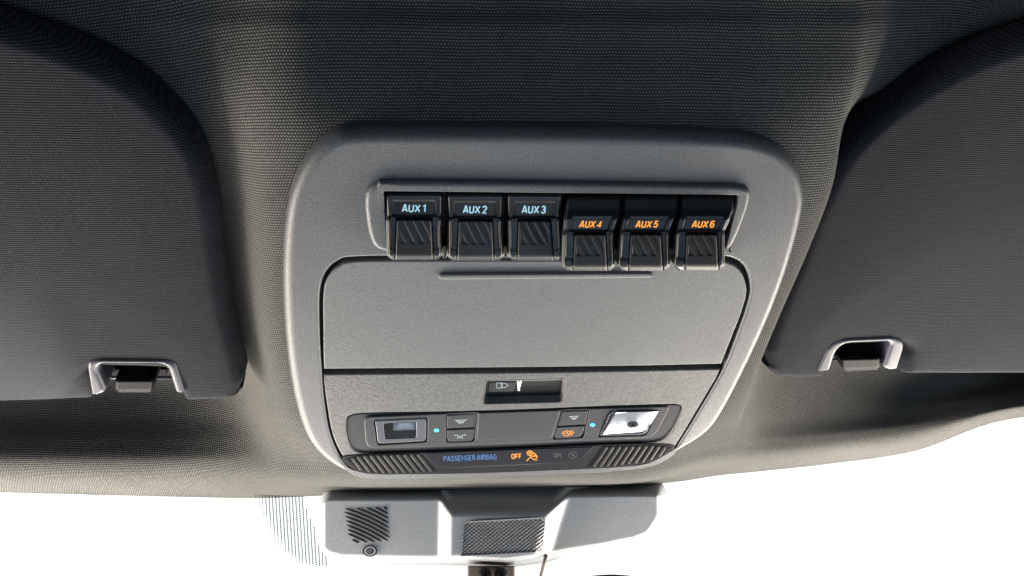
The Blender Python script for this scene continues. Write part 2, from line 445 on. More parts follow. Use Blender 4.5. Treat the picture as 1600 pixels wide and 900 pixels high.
M_VISOR = weave('dark_knit_visor', (0.012, 0.0135, 0.017), (0.044, 0.048, 0.056), 0.00095, 0.00095, 0.00018, sheen=0.04, use_uv=False)
M_BLUE = emis('ice_blue_backlight', (0.44, 0.72, 0.88), 0.95)
M_ORANGE = emis('orange_backlight', (1.0, 0.37, 0.055), 1.3)
M_DEEP = emis('deep_blue_backlight', (0.06, 0.22, 0.58), 0.9)
M_LED = emis('cyan_indicator_light', (0.10, 0.75, 1.0), 1.5)
M_ICON = mat('pale_print', (0.42, 0.50, 0.54), 0.5)
M_DIM = mat('unlit_print', (0.03, 0.033, 0.035), 0.5)
def glassy(name, col, transp, rough):
    m = bpy.data.materials.new(name); m.use_nodes = True; t = m.node_tree; t.nodes.clear()
    o = t.nodes.new('ShaderNodeOutputMaterial'); mx = t.nodes.new('ShaderNodeMixShader')
    tr = t.nodes.new('ShaderNodeBsdfTransparent'); tr.inputs[0].default_value = (*col, 1)
    gl = t.nodes.new('ShaderNodeBsdfGlossy'); gl.inputs['Roughness'].default_value = rough
    fr = t.nodes.new('ShaderNodeLayerWeight'); fr.inputs[0].default_value = 0.12
    ad = t.nodes.new('ShaderNodeMath'); ad.operation = 'ADD'; ad.inputs[1].default_value = transp; ad.use_clamp = True
    t.links.new(fr.outputs[0], ad.inputs[0]); t.links.new(ad.outputs[0], mx.inputs[0])
    t.links.new(tr.outputs[0], mx.inputs[1]); t.links.new(gl.outputs[0], mx.inputs[2]); t.links.new(mx.outputs[0], o.inputs[0])
    return m
M_GLASS = glassy('windscreen_glass', (0.97, 0.99, 0.98), 0.0, 0.02)
M_LENS = glassy('clear_lens', (0.96, 0.98, 1.0), 0.03, 0.05)

# ---------------------------------------------------------------- ceiling (knitted headliner)
def build_ceiling():
    FY = [(-900, 765), (-150, 766), (120, 772), (260, 776), (400, 778), (500, 775), (620, 768), (850, 762), (1030, 757), (1120, 743), (1240, 731), (1360, 717), (1420, 707), (1480, 690), (1540, 663), (1600, 649), (1700, 640), (2300, 630)]
    fy = lambda x: interp(x, [a for a, b in FY], [b for a, b in FY])
    # columns: far left, left, left-mid, flank foot, flank mid, crest, centre..., crest right, behind crest, right...
    rows = []
    def row(y, L, C, R, zr, zl=None):
        # L=(foot_x,mid_x,crest_x,zmid,zcrest) C=(z560,z850,z1150) R=(crest_x,zcrest,foot)  foot=(px,z) or offset
        fx, mx, cx, zm, zc = L; zl = zr if zl is None else zl
        r = [P(-900, y, zl), P(-150, y, zl), P(80, y, zl), P(fx-110, y, zl), P(fx, y, zl*0.80+zc*0.2), P(mx, y, zm), P(cx, y, zc),
             P(cx+90, y, C[0]), P(850, y, C[1]), P(min(1150, R[0]-80), y, C[2])]
        c = P(R[0], y, R[1]); r.append(c)
        if R[2][0] == 'o':
            o = R[2]; r += [c+np.array([0.006, 0, 0.010]), c+np.array([o[1], 0, o[2]]), c+np.array([o[1]+0.03, 0, zr-c[2]])]
            r += [c+np.array([0.07, 0, zr-c[2]])]
        else:
            r += [P((R[0]+R[2][1])/2, y, R[1]*0.65+R[2][2]*0.35), P(R[2][1], y, R[2][2]), P(R[2][1]+70, y, zr), P(R[2][1]+160, y, zr)]
        r.append(P(1640, y, zr)); r.append(P(1740, y, zr)); rows.append(r)
    row(-180, (235, 350, 480, .040, .034), (.042, .044, .042), (1340, .034, ('p', 1440, .038)), .041)
    row(-60, (250, 355, 475, .034, .026), (.034, .036, .034), (1335, .027, ('p', 1420, .035)), .039)
    row(50, (268, 360, 460, .028, .018), (.024, .026, .024), (1328, .020, ('p', 1405, .031)), .037)
    row(140, (290, 365, 445, .022, .012), (.013, .014, .013), (1318, .013, ('p', 1372, .029)), .038)
    row(210, (312, 375, 436, .020, .009), (.006, .006, .006), (1312, .010, ('o', .018, .030)), .044)
    row(300, (335, 388, 432, .019, .007), (.005, .005, .005), (1300, .008, ('o', .018, .036)), .052)
    row(400, (345, 392, 430, .019, .007), (.006, .006, .006), (1260, .008, ('o', .018, .040)), .056)
    row(500, (358, 400, 432, .020, .007), (.008, .008, .008), (1215, .008, ('o', .018, .040)), .059)
    row(590, (376, 414, 442, .020, .008), (.008, .008, .008), (1178, .009, ('o', .020, .036)), .064)
    row(650, (384, 428, 462, .022, .009), (.008, .008, .008), (1158, .012, ('o', .022, .028)), .052, .052)
    row(690, (392, 440, 490, .022, .012), (.009, .009, .009), (1140, .016, ('p', 1175, .030)), .039, .039)
    row(720, (398, 455, 520, .022, .014), (.010, .010, .010), (1120, .018, ('p', 1180, .028)), .031, .031)
    row(748, (400, 465, 540, .022, .016), (.013, .012, .013), (1080, .019, ('p', 1160, .026)), .030, .030)
    # windscreen edge of the lining follows the traced edge
    last = rows[-1]; xs = [-900, -150, 80, 290, 400, 465, 540, 630, 850, 980, 1060, 1120, 1190, 1300, 1430, 1550, 1680]
    e1 = [P(x, fy(x), (.038 if x < 900 else .037)-0.013*math.exp(-((x-800)/300)**2)) for x in xs]
    # the right side of the rows in front of the edge must stay behind it
    tabx = [None, [1140, 1160, 1190, 1290, 1430, 1580, 1700], [1115, 1150, 1195, 1298, 1430, 1570, 1700], [1090, 1135, 1193, 1300, 1430, 1560, 1690]]
    tabz = [None, [.016, .022, .032, .038, .040, .041, .041], [.017, .021, .027, .030, .031, .032, .032], [.017, .021, .025, .028, .029, .030, .030]]
    for k, r in enumerate(rows[-4:]):
        f = (650, 690, 722, 750)[k]
        for i in range(10, 17):
            if k == 0:
                if i >= 14: x = (1430, 1600, 1720)[i-14]; r[i] = P(x, 550+(fy(x)-550)*0.42, .054)
            else:
                x = tabx[k][i-10]; r[i] = P(x, 550+(fy(x)-550)*(0, .60, .76, .88)[k] if i >= 12 else min(f, 560+(fy(x)-560)*(f-560)/217), tabz[k][i-10])
    rows.append([a*0.15+b*0.85 for a, b in zip(rows[-1], e1)]); rows.append(e1)
    rows.append([p+np.array([0, 0.0004, 0.004]) for p in e1])
    rows.append([p+np.array([0, 0.001, 0.020]) for p in e1])
    rows.insert(0, [p+np.array([0, -0.7, 0.01]) for p in rows[0]])
    rows = [list(r)+[r[-1]+np.array([0.04, 0, 0]), r[-1]+np.array([0.15, 0, 0.004]), r[-1]+np.array([0.6, 0, 0.01])] for r in rows]
    G = np.array(rows)                       # R x C x 3
    def interp_axis(G, n):
        out = []
        for i in range(len(G)-1):
            a, b, c, d = G[max(i-1, 0)], G[i], G[i+1], G[min(i+2, len(G)-1)]
            for k in range(n):
                t = k/n
                out.append(0.5*((2*b)+(c-a)*t+(2*a-5*b+4*c-d)*t*t+(3*b-3*c+d-a)*t**3))
        out.append(G[-1]); return np.array(out)
    # first soften the control net a little
    for _ in range(1):
        H = G.copy(); H[1:-5, 1:-1] = 0.6*G[1:-5, 1:-1]+0.1*(G[:-6, 1:-1]+G[2:-4, 1:-1]+G[1:-5, :-2]+G[1:-5, 2:]); G = H
    D = interp_axis(G, 16); D = np.transpose(interp_axis(np.transpose(D, (1, 0, 2)), 16), (1, 0, 2))
    R_, C_ = D.shape[:2]
    # fabric coordinates: length along the cloth from the middle outwards
    dc = np.zeros((R_, C_)); dr = np.zeros((R_, C_)); mid = 16*8; r0 = 16*5
    seg = np.linalg.norm(np.diff(D, axis=1), axis=2); cs = np.concatenate([np.zeros((R_, 1)), np.cumsum(seg, axis=1)], 1)
    dc = cs-cs[:, mid:mid+1]
    seg = np.linalg.norm(np.diff(D, axis=0), axis=2); rs = np.concatenate([np.zeros((1, C_)), np.cumsum(seg, axis=0)], 0)
    dr = rs-rs[r0:r0+1, :]
    k = np.hanning(41); k /= k.sum()                       # smooth so threads run without kinks
    for r in range(R_): dr[r] = np.convolve(np.pad(dr[r], 20, 'edge'), k, 'valid')
    V = D.reshape(-1, 3); Fc = [(j*C_+i, (j+1)*C_+i, (j+1)*C_+i+1, j*C_+i+1) for j in range(R_-1) for i in range(C_-1)]
    me = mesh(V, Fc); uvl = me.uv_layers.new(name='cloth')
    vi = np.zeros(len(me.loops), int); me.loops.foreach_get('vertex_index', vi)
    uv = np.stack([dc.reshape(-1)[vi], dr.reshape(-1)[vi]], 1).astype(np.float32).reshape(-1)
    uvl.data.foreach_set('uv', uv)
    # front face of the cloth is towards the seats
    if me.polygons[len(me.polygons)//2].normal.z > 0: me.flip_normals()
    o = link('ceiling', me, M_HEAD)
    sd = o.modifiers.new('thick', 'SOLIDIFY'); sd.thickness = 0.0012; sd.offset = -1
    tag(o, 'dark woven headliner of the vehicle roof bulging down around the overhead console', None, kind='structure')
build_ceiling()

# ---------------------------------------------------------------- overhead console
console = thing('overhead_console', P(830, 450, 0.0), 'grey grained plastic overhead console with six rocker switches, storage door and map lights', 'overhead console')
OUT = catmull([(560, 207), (700, 206), (860, 207), (1000, 209), (1110, 213), (1180, 220), (1225, 238), (1251, 268), (1261, 310), (1254, 355), (1234, 425), (1205, 500), (1170, 575),
               (1136, 640), (1108, 678), (1060, 709), (1015, 732), (960, 739), (880, 743), (750, 748), (640, 750), (585, 750), (545, 743), (508, 722), (480, 690), (462, 640),
               (450, 580), (442, 500), (440, 410), (446, 335), (460, 285), (484, 244), (518, 216)], 6)
HOLE = catmull([(499, 500), (500, 455), (508, 428), (527, 409), (560, 402), (700, 401), (860, 401), (1000, 401), (1110, 401), (1145, 404), (1165, 420), (1173, 452), (1166, 485), (1150, 530), (1131, 577), (1095, 640),
                (1060, 696), (1044, 714), (1012, 728), (950, 735), (870, 739), (750, 744), (640, 746), (580, 746), (552, 739), (532, 716), (516, 680), (507, 630), (502, 570)], 6)
OPEN = rr([(597, 299, 5), (1156, 305, 5), (1136, 388, 8), (605, 386, 8)], 6)
plate('bezel', OUT, 0.0, 0.014, 0.0048, M_BEZEL, console, holes=[HOLE, OPEN], hbev=0.0012, segs=7)
PAD = catmull([(570, 322), (573, 301), (590, 287), (622, 284), (860, 286), (1100, 290), (1150, 291), (1172, 298), (1172, 318), (1163, 345), (1152, 372), (1140, 390), (1118, 397), (860, 396), (640, 395), (600, 394), (583, 384), (575, 362), (571, 335)], 6)
def dense(o): return o
plate('switch_surround', PAD, -0.0022, 0.0002, 0.0022, M_BEZEL, console, limit=True, holes=[rr([(599, 299, 4), (1155, 305, 4), (1134, 389, 6), (606, 388, 6)], 6)], hbev=0.0004, segs=7)
# black backing sheet standing in for the shade inside the openings
plate('black_backing', rr([(520, 250), (1180, 250), (1160, 420), (1120, 580), (1010, 722), (600, 740), (530, 700), (515, 560)], 10), 0.0095, 0.013, 0.0003, M_BLACK, console)

DOOR = catmull([(505, 520), (505, 460), (512, 434), (530, 416), (562, 408), (700, 407), (860, 407), (1000, 407), (1105, 407), (1138, 411), (1158, 425), (1167, 453), (1160, 485), (1145, 524)], 6, closed=False)
DOOR = DOOR + [np.array(p, float) for p in [(1136, 547), (1127, 569), (1000, 572.0), (860, 574), (700, 575.5), (506, 577), (505, 550)]]
door = plate('storage_door', DOOR, 0.0004, 0.009, 0.0008, M_DOOR, console, segs=4)
door['label'] = 'wide plain storage door with a thin raised grip ridge'
plate('grip_ridge', rr([(684, 434, 4), (688, 429, 3), (1016, 427, 3), (1022, 431, 3), (1016, 435, 3), (690, 438, 3)], 3), -0.0009, 0.0006, 0.0009, M_DOOR, door)

FASC = [np.array(p, float) for p in [(505, 585), (700, 583), (860, 581.5), (1000, 579), (1126, 576.5)]] + catmull([(1120, 590), (1092, 637), (1058, 693), (1042, 711), (1011, 725), (950, 732), (870, 736), (750, 741), (640, 743), (582, 743), (555, 736), (535, 713), (519, 678), (510, 630), (506, 600)], 5, closed=False)
SLOT = rr([(757, 595, 5), (884, 592, 5), (880, 628, 8), (753, 631, 8)], 6)
MOD1 = catmull([(548, 649), (590, 645), (700, 643.5), (800, 641), (940, 635), (1035, 632), (1058, 632), (1066, 638), (1061, 652), (1048, 676), (1030, 689), (990, 693), (920, 696), (800, 702), (660, 707), (585, 708), (556, 705), (545, 692), (541, 665)], 5)
fascia = plate('lower_panel', FASC, 0.0004, 0.010, 0.0009, M_FASCIA, console, holes=[SLOT, MOD1], hbev=0.0007, segs=4)

# --- roof-shade switch in its recess
def slope_ring(name, outer, inner, z0, z1, m, parent):
    N = len(outer); V = [P(p[0], p[1], z0) for p in outer]+[P(p[0], p[1], z1) for p in inner]
    Fc = [(i, (i+1) % N, N+(i+1) % N, N+i) for i in range(N)]
    me = mesh(V, Fc); bm = bmesh.new(); bm.from_mesh(me); bmesh.ops.recalc_face_normals(bm, faces=bm.faces)
    if sum(f.normal.z*f.calc_area() for f in bm.faces) > 0: bmesh.ops.reverse_faces(bm, faces=bm.faces)
    bm.to_mesh(me); bm.free()
    return link(name, me, m, parent)
slot_out = rr([(757, 595, 5), (884, 592, 5), (880, 628, 8), (753, 631, 8)], 6)
slot_in = rr([(761, 596, 2), (879, 594, 2), (875, 617, 4), (759, 619, 4)], 2)
slope_ring('slide_recess', slot_out, slot_in, 0.0006, 0.0042, M_FASCIA, fascia)
plate('recess_floor', rr([(755, 590), (888, 588), (884, 624), (752, 628)], 2), 0.0044, 0.009, 0.0002, M_ROCK, fascia)
sl = plate('slide_switch', rr([(764, 597, 2), (806, 596, 2), (804, 612, 4), (763, 613, 4)], 2), 0.0028, 0.0043, 0.0006, M_MODULE, fascia, segs=4)
plate('chrome_glint', rr([(807, 594, 1), (817, 593.5, 1), (813, 610, 2), (809, 613, 2)], 1), 0.0022, 0.0043, 0.0012, M_CHROME, fascia, segs=5)  # white highlight beside the slider, shaped as a chrome sliver
strokes('roof_symbol', [[(776, 598.5), (785, 598.2), (785, 606), (776, 606.3), (776, 598.5)], [(783, 599.5), (790, 599), (793, 602), (790, 605.2), (783, 605.4), (783, 599.5)], [(793, 602), (794.8, 602)]], 0.9, 0.0026, M_ICON, sl)

# --- map-light module
z_m = 0.0012
module = plate('map_light_module', MOD1, z_m, 0.009, 0.0009, M_MODULE, console, segs=5,
               holes=[rr([(584, 657, 5), (668, 653, 5), (667, 690, 5), (590, 695, 6)], 5), rr([(952, 643, 8), (1027, 641, 5), (1010, 680, 8), (936, 682, 2)], 5)], hbev=0.0003)
MOD2 = rr([(568, 652, 12), (700, 646, 0), (820, 642, 0), (1048, 635, 10), (1022, 685, 16), (920, 689, 0), (820, 693, 0), (572, 702, 16)], 10)
plate('raised_frame', MOD2, z_m-0.0011, z_m+0.0001, 0.0006, M_MODULE, module, segs=4,
      holes=[rr([(583, 656, 5), (669, 652, 5), (668, 691, 5), (589, 696, 6)], 5), rr([(951, 642, 8), (1028, 640, 5), (1011, 681, 8), (934, 683, 2)], 5),
             rr([(696, 647, 5), (746, 644.5, 3), (742, 690, 5), (697, 692, 5)], 4), rr([(877, 641, 4), (921, 639.5, 3), (913, 684, 6), (863, 687, 4)], 4)], hbev=0.0003)
M_LRIM = grain(mat('smoky_blue_lens_rim', (0.075, 0.085, 0.105), 0.22, 0.5), 1800, 0.00001, amt=0.05)
def map_light(outl, inner, bulb, tilt, lab):
    fr = plate('map_light', outl, z_m-0.0008, 0.008, 0.0008, M_LRIM, module, holes=[inner], hbev=0.0004)
    fr['label'] = lab
    return fr
# left lamp: frosted rim, deep window, pale reflector lump inside
l1 = map_light(rr([(585, 657, 5), (667, 653.5, 5), (666, 690, 5), (590, 694.5, 6)], 5), rr([(599, 662, 5), (650, 659, 4), (651, 684, 5), (601, 686, 5)], 4), None, 0, 'left map light, dark behind its clear lens')
plate('reflector', rr([(594, 655), (658, 652), (658, 690), (594, 693)], 4), 0.0066, 0.008, 0.0002, M_GRILLE, l1)
def bulb_fn(s, t):
    px = 614+36*s; py = 658+15*t-1.5*s
    return P(px, py, 0.0036-0.0026*(1-(2*s-1)**4)*(1-(2*t-1)**4))
M_BULB = grain(mat('frosted_white_diffuser', (0.85, 0.85, 0.95), 0.25, 0.6), 700, 0.0001, amt=0.2)
patch('bulb', bulb_fn, 14, 10, M_BULB, l1, wall=0.0068)
plate('lens', rr([(598, 661, 5), (651, 658, 4), (652, 685, 5), (600, 687, 5)], 4), z_m-0.0004, z_m, 0.0001, M_LENS, l1)
# right lamp: metal plate tilted to flash white, standing for sky reflected in the lens
l2 = map_light(rr([(952, 643, 8), (1027, 641, 5), (1010, 680, 8), (936, 682, 2)], 5), rr([(955, 646, 7), (1022, 644, 4), (1006, 677, 7), (940, 679, 2)], 5), None, 0, 'right map light, white with the reflection in its lens')
M_REFL = mat('bright_metal_reflector', (0.93, 0.94, 0.95), 0.30, 0.5, 1.0)
plate('reflector_shade', rr([(934, 642), (970, 640), (968, 684), (930, 686)], 2), 0.0062, 0.008, 0.0001, M_GRILLE, l2)
def refl_fn(s, t):
    a = np.array([962+66*s-22*t*1.0, 642+42*t])
    p = P(a[0], a[1], 0.0002); return p+np.array([0, 0, 0.0016*(t-0.5)+0.0006*(s-0.5)])
patch('reflector', refl_fn, 16, 12, M_REFL, l2, wall=0.009)
plate('bulb', catmull([(980, 664), (985, 659.5), (995, 660), (998, 665), (993, 668.5), (984, 669)], 5), -0.0003, 0.0060, 0.0005, M_TRIM, l2)
plate('led_chip', circ(989, 664.3, 3.0, 2.0, 14), -0.0005, 0.0, 0.0002, M_GRILLE, l2, segs=2)
plate('lens', rr([(954, 645, 7), (1023, 643, 4), (1007, 678, 7), (939, 680, 2)], 5), z_m-0.0020, z_m-0.0002, 0.0003, M_LENS, l2)
for cx, cy, lab in ((682, 673, 'left cyan indicator lamp'), (926, 664.5, 'right cyan indicator lamp')):
    o = plate('indicator_lamp', circ(cx, cy, 4.2, 2.9), z_m-0.00135, z_m-0.0008, 0.0003, M_LED, module, segs=3); o['label'] = lab
def button(outl, dz, lab, lines, m, w=1.0):
    b = plate('button', outl, z_m-0.0010+dz, 0.008, 0.0006, M_MODULE, module, segs=4); b['label'] = lab
    strokes('symbol', lines, w, z_m-0.0010+dz-0.0001, m, b)
    return b
lamp = lambda cx, cy, s=1, f=1: [[(cx-9*s, cy-2*f), (cx+9*s, cy-3*f)], [(cx-6*s, cy-1.5*f), (cx-3*s, cy+2*f), (cx+3*s, cy+1.6*f), (cx+6*s, cy-2.4*f)], [(cx-3, cy+0.5), (cx+3, cy)]]
button(rr([(699, 649, 4), (744, 646, 2), (742.5, 668, 1), (698, 670, 1)], 3), 0, 'upper left button with a reading lamp symbol', lamp(720, 659), M_ICON)
dome = lambda cx, cy: [[(cx-9, cy-1), (cx-4, cy-1.2), (cx-3, cy+1), (cx+3, cy+0.8), (cx+4, cy-1.5), (cx+9, cy-1.6)]]+[[(cx+k*3, cy+2), (cx+k*4.4, cy+4)] for k in (-1, 0, 1)]
button(rr([(698, 671.5, 1), (742, 669.5, 1), (739, 690, 6), (699, 692, 6)], 3), 0.0002, 'lower left button with a dome lamp symbol', dome(719, 681), M_ICON)
button(rr([(879, 643, 2), (920, 641, 4), (915, 663.5, 1), (871, 666, 1)], 3), 0, 'upper right button with a reading lamp symbol', [[(x, y-1) for x, y in l] for l in lamp(897, 654, 0.8)], M_ICON)
button(rr([(870.5, 667.5, 1), (914.5, 665, 1), (908, 684, 7), (866, 686.5, 4)], 3), 0.0002, 'lower right button with an orange lamp symbol',
       [[(880, 675), (886, 673), (890, 674), (895, 673), (894, 679), (886, 681), (881, 680), (880, 675)], [(883, 678), (886, 675), (888, 679), (891, 675), (892, 678)], [(878, 677), (880, 677)], [(895, 675), (897, 676)]], M_ORANGE, 1.2)
plate('centre_blank', rr([(748, 645.5, 2), (875, 641.5, 2), (862, 684, 3), (745, 688, 3)], 3), z_m-0.0014, z_m, 0.0004, M_MODULE, module, segs=3)

# --- lower strip: two slotted grilles and the smoked display
STRIP = catmull([(534, 716), (560, 710), (660, 706.5), (800, 701), (930, 695), (1020, 693), (1054, 697), (1041, 711), (1010, 724.5), (950, 731.5), (870, 735.5), (750, 740.5), (640, 742.5), (583, 742.5), (556, 736)], 5)
strip = plate('lower_strip', STRIP, 0.0001, 0.008, 0.0006, M_GRILLE, console, segs=4)
strip['label'] = 'dark satin strip along the windscreen end of the console'
def inside(poly, x, y):
    c = False; n = len(poly)
    for i in range(n):
        (x1, y1), (x2, y2) = poly[i-1][:2], poly[i][:2]
        if (y1 > y) != (y2 > y) and x < (x2-x1)*(y-y1)/(y2-y1)+x1: c = not c
    return c
def slats(name, poly, direc, step, w, z, m, parent, proj=P, hz=0.0008, x0=None, x1=None):
    """rounded ribs cut off by the outline poly"""
    d = _n(direc); nrm = np.array([-d[1], d[0]]); xs = [p[0] for p in poly]; ys = [p[1] for p in poly]
    cx, cy = np.mean(xs), np.mean(ys); Rr = max(max(xs)-min(xs), max(ys)-min(ys)); V, Fc = [], []
    k = -int(Rr/step)-1
    while k*step < Rr:
        c = np.array([cx, cy])+nrm*k*step; run = []
        ts = np.arange(-Rr, Rr, 0.5); ins = [inside(poly, *(c+d*t)) for t in ts]
        if any(ins):
            a = ts[ins.index(True)]; b = ts[len(ins)-1-ins[::-1].index(True)]
            if b-a > w*1.5:
                prof = [(-0.5, 0), (-0.36, -0.7), (0, -1), (0.36, -0.7), (0.5, 0)]; base = len(V)
                for t in (a, a+w*0.4, b-w*0.4, b):
                    f = 0.35 if t in (a, b) else 1
                    for o, h in prof:
                        q = c+d*t+nrm*o*w*f; V.append(proj(q[0], q[1], z+hz*h*f))
                for r in range(3):
                    for i in range(4):
                        A = base+r*5+i; Fc.append((A, A+1, A+6, A+5))
        k += 1
    me = mesh(V, Fc); bm = bmesh.new(); bm.from_mesh(me); bmesh.ops.recalc_face_normals(bm, faces=bm.faces)
    for f in bm.faces:
        if (f.normal.z > 0): f.normal_flip()
    bm.to_mesh(me); bm.free()
    return link(name, me, m, parent)
GL = [(541, 718), (562, 712), (656, 709), (668, 722), (683, 736), (640, 739), (586, 739.5), (560, 734)]
GR = [(940, 698), (1020, 696), (1048, 699), (1036, 711), (1008, 722), (960, 728), (916, 731)]
M_RIB = grain(mat('charcoal_rib_plastic', (0.015, 0.016, 0.019), 0.42, 0.1), 2400, 0.00002, amt=0.12)
for nm, poly, dr_, lab in (('left', GL, (0.62, 0.78), 'left slotted microphone grille'), ('right', GR, (-0.56, 0.83), 'right slotted microphone grille')):
    g = plate('grille', poly, -0.00005, 0.0003, 0.0001, M_BLACK, console, segs=2); g['label'] = lab
    slats('slat_set', poly, dr_, 8.4, 4.9 if nm == 'left' else 4.6, -0.00008, M_RIB, g, hz=0.0004)
disp = plate('display', rr([(662, 708, 6), (672, 719, 5), (684, 729.5, 10), (705, 731.5, 0), (820, 726.5, 0), (893, 722.5, 14), (913, 714, 8), (927, 698.5, 3), (800, 703, 0)], 6), -0.0002, 0.0003, 0.0003, M_GLOSS, console, segs=3)
disp['label'] = 'smoked display strip reading PASSENGER AIRBAG OFF'
zt = -0.0003
text('PASSENGER AIRBAG', 693, 776, 721, 718, 8.6, zt, M_DEEP, 'blue_lettering', disp, bold=0.95)
text('OFF', 799, 815, 717.3, 716.7, 8.4, zt, M_ORANGE, 'orange_lettering', disp, bold=1.05)
sym = [circ(828, 708, 4.2, 3.6, 14)+[(832.2, 708)], [(825, 705.5), (831, 710.5)], [(831, 705.5), (825, 710.5)],
       [(833, 707), (837, 711), (833, 713), (829, 712)], [(823, 720), (829, 714), (834, 718)], [(836, 709), (839, 713)]]
strokes('airbag_symbol', sym, 1.5, zt, M_ORANGE, disp)
text('2', 834, 840.5, 719.5, 719, 7.5, zt-0.00005, M_ORANGE, 'passenger_number', disp, bold=1.05)
text('ON', 865, 877, 715, 714.3, 7, zt, M_DIM, 'unlit_lettering', disp, bold=1.05)
strokes('unlit_symbol', [circ(895, 711, 6.5, 5.5, 18)+[(901.5, 711)], [(891, 708), (899, 714)], [(893, 713), (897, 708)]], 1.2, zt, M_DIM, disp)

# --- six rocker switches
def rocker(label, xl, xr, ys, prof, pad, txt, tm, lab, slant, side):
    """xl, xr: (t, px) edge lines; prof: (t, z) side profile; pad: (x0,x1 top, x0,x1 bottom, y0)"""
    y0, y1 = ys; ty = lambda y: (y-y0)/(y1-y0)
    zp = lambda t: interp(t, [a for a, b in prof], [b for a, b in prof])/1000
    # smoothed profile table
    tab = [zp(i/200) for i in range(201)]; kk = np.hanning(15); kk /= kk.sum()
    tab = np.convolve(np.pad(tab, 7, 'edge'), kk, 'valid'); zs = lambda t: float(np.interp(t, np.linspace(0, 1, 201), tab))
    px0, px1, qx0, qx1, py0 = pad; tp = ty(py0)
    L = lambda t: interp(t, [a for a, b in xl], [b for a, b in xl]); R = lambda t: interp(t, [a for a, b in xr], [b for a, b in xr])
    padL = lambda t: px0+(qx0-px0)*max(0, (t-tp)/(1-tp)); padR = lambda t: px1+(qx1-px1)*max(0, (t-tp)/(1-tp))
    td0, td1 = ty(txt[2]-txt[4]-8), ty(txt[2]+5)
    def body(s, t):
        rnd = (max(0, (t-0.90)/0.10))**2.2*8.0
        a, b = L(t)+rnd, R(t)-rnd; x = a+(b-a)*s; w = b-a
        e = min(s, 1-s)*w                                   # px from the side
        z = zs(t) + 0.0012*(1-ss(0, 5.5, e))**1.6             # chamfered sides
        # label dish
        dm = ss(td0, td0+0.05, t)*(1-ss(td1-0.02, td1+0.015, t))*ss(8, 14, e)
        z += 0.0005*dm
        # cheeks scooped beside the pad
        z += 0.0006*ss(tp-0.02, tp+0.04, t)*(1-ss(0.80, 0.90, t))*ss(3, 8, e)
        # channel for the pad
        ins = ss(padL(t)-1.4, padL(t)-0.2, x)*(1-ss(padR(t)+0.2, padR(t)+1.4, x))*ss(tp-0.012, tp+0.006, t)
        z += 0.0016*ins
        y = y0+(y1-y0)*t+ side*(x-(L(t)+R(t))/2)
        return P(x, y, z)
    b = patch('rocker_switch', body, 130, 100, M_ROCK, console, wall=0.0088); b['label'] = lab
    def padf(s, t):
        tt = tp+0.012+(1.0-tp-0.012)*t; a, c = padL(tt)+0.3, padR(tt)-0.3; x = a+(c-a)*s; y = y0+(y1-y0)*tt
        e = min(s, 1-s)*(c-a)
        z = zs(tt)-0.0002+0.0005*(1-ss(0, 2.0, e))
        m = ss(0.02, 0.06, t)*(1-ss(0.56, 0.62, t))*ss(3, 5, e)
        ph = ((x-a)-0.55*(y-py0))/14.5 + 0.25
        fr = ph-math.floor(ph)
        z += 0.00030*m*(ss(0.0, 0.55, fr) if fr < 0.72 else 1-ss(0.72, 0.86, fr))
        z += 0.0007*(1-ss(0, 0.05, t))
        return P(x, y, z)
    patch('grip_pad', padf, 60, 70, M_GRIP, b, wall=0.0088)
    x0, x1, yb, slope, ch = txt
    text(label, x0, x1, yb, yb+slope, ch, 0, tm, 'lettering', b, slant=slant, bold=1.0, zf=lambda px, py: zs(ty(py))+0.0005-0.0003)
PA = [(0, 0.8), (.025, -1.0), (.06, -1.7), (.12, -2.0), (.34, -3.0), (.37, -3.4), (.41, -4.4), (.5, -5.0), (.7, -6.2), (.84, -7.0), (.93, -7.5), (.975, -7.2), (1, -6.0)]
PB = [(0, 0.8), (.02, -0.8), (.05, -1.4), (.18, -3.4), (.24, -4.6), (.31, -6.2), (.46, -7.6), (.48, -8.0), (.52, -8.8), (.65, -9.8), (.85, -11.2), (.93, -11.8), (.975, -11.5), (1, -10.2)]
rocker('AUX 1', [(0, 601), (.35, 603), (1, 605)], [(0, 692), (.38, 692), (.5, 690), (1, 691)], (300, 406), PA, (620, 674, 617, 677, 341), (627.5, 665, 331.5, .5, 12.5), M_BLUE, 'rocker switch reading AUX 1 in pale blue', 1, 0.0)
rocker('AUX 2', [(0, 697), (.35, 699), (1, 699)], [(0, 787), (.38, 786), (.5, 785), (1, 788)], (301, 407), PA, (717, 769, 714, 772, 343), (723, 760.5, 333.5, .3, 12.5), M_BLUE, 'rocker switch reading AUX 2 in pale blue', 1, 0.0)
rocker('AUX 3', [(0, 791), (.35, 792), (1, 793)], [(0, 879), (.38, 877), (.5, 877), (1, 880)], (301, 407), PA, (810, 860, 808, 865, 343), (815, 852.5, 333.5, .3, 12.5), M_BLUE, 'rocker switch reading AUX 3 in pale blue', 1, 0.0)
rocker('AUX 4', [(0, 884), (.18, 883.5), (.45, 880), (.55, 879), (1, 877.5)], [(0, 971), (.2, 971), (.46, 961), (.55, 959), (1, 961)], (306, 423), PB, (898, 946, 895, 949, 364), (904, 939, 356, 0, 11.3), M_ORANGE, 'rocker switch reading AUX 4 in orange, tipped forward', 3, 0.0)
rocker('AUX 5', [(0, 974.5), (.2, 974.5), (.46, 967), (.55, 967), (1, 963.5)], [(0, 1060), (.2, 1060), (.46, 1048), (.55, 1046), (1, 1047)], (306, 423), PB, (986, 1033, 982, 1036, 364), (992, 1027, 356, 0, 11.3), M_ORANGE, 'rocker switch reading AUX 5 in orange, tipped forward', 3, 0.0)
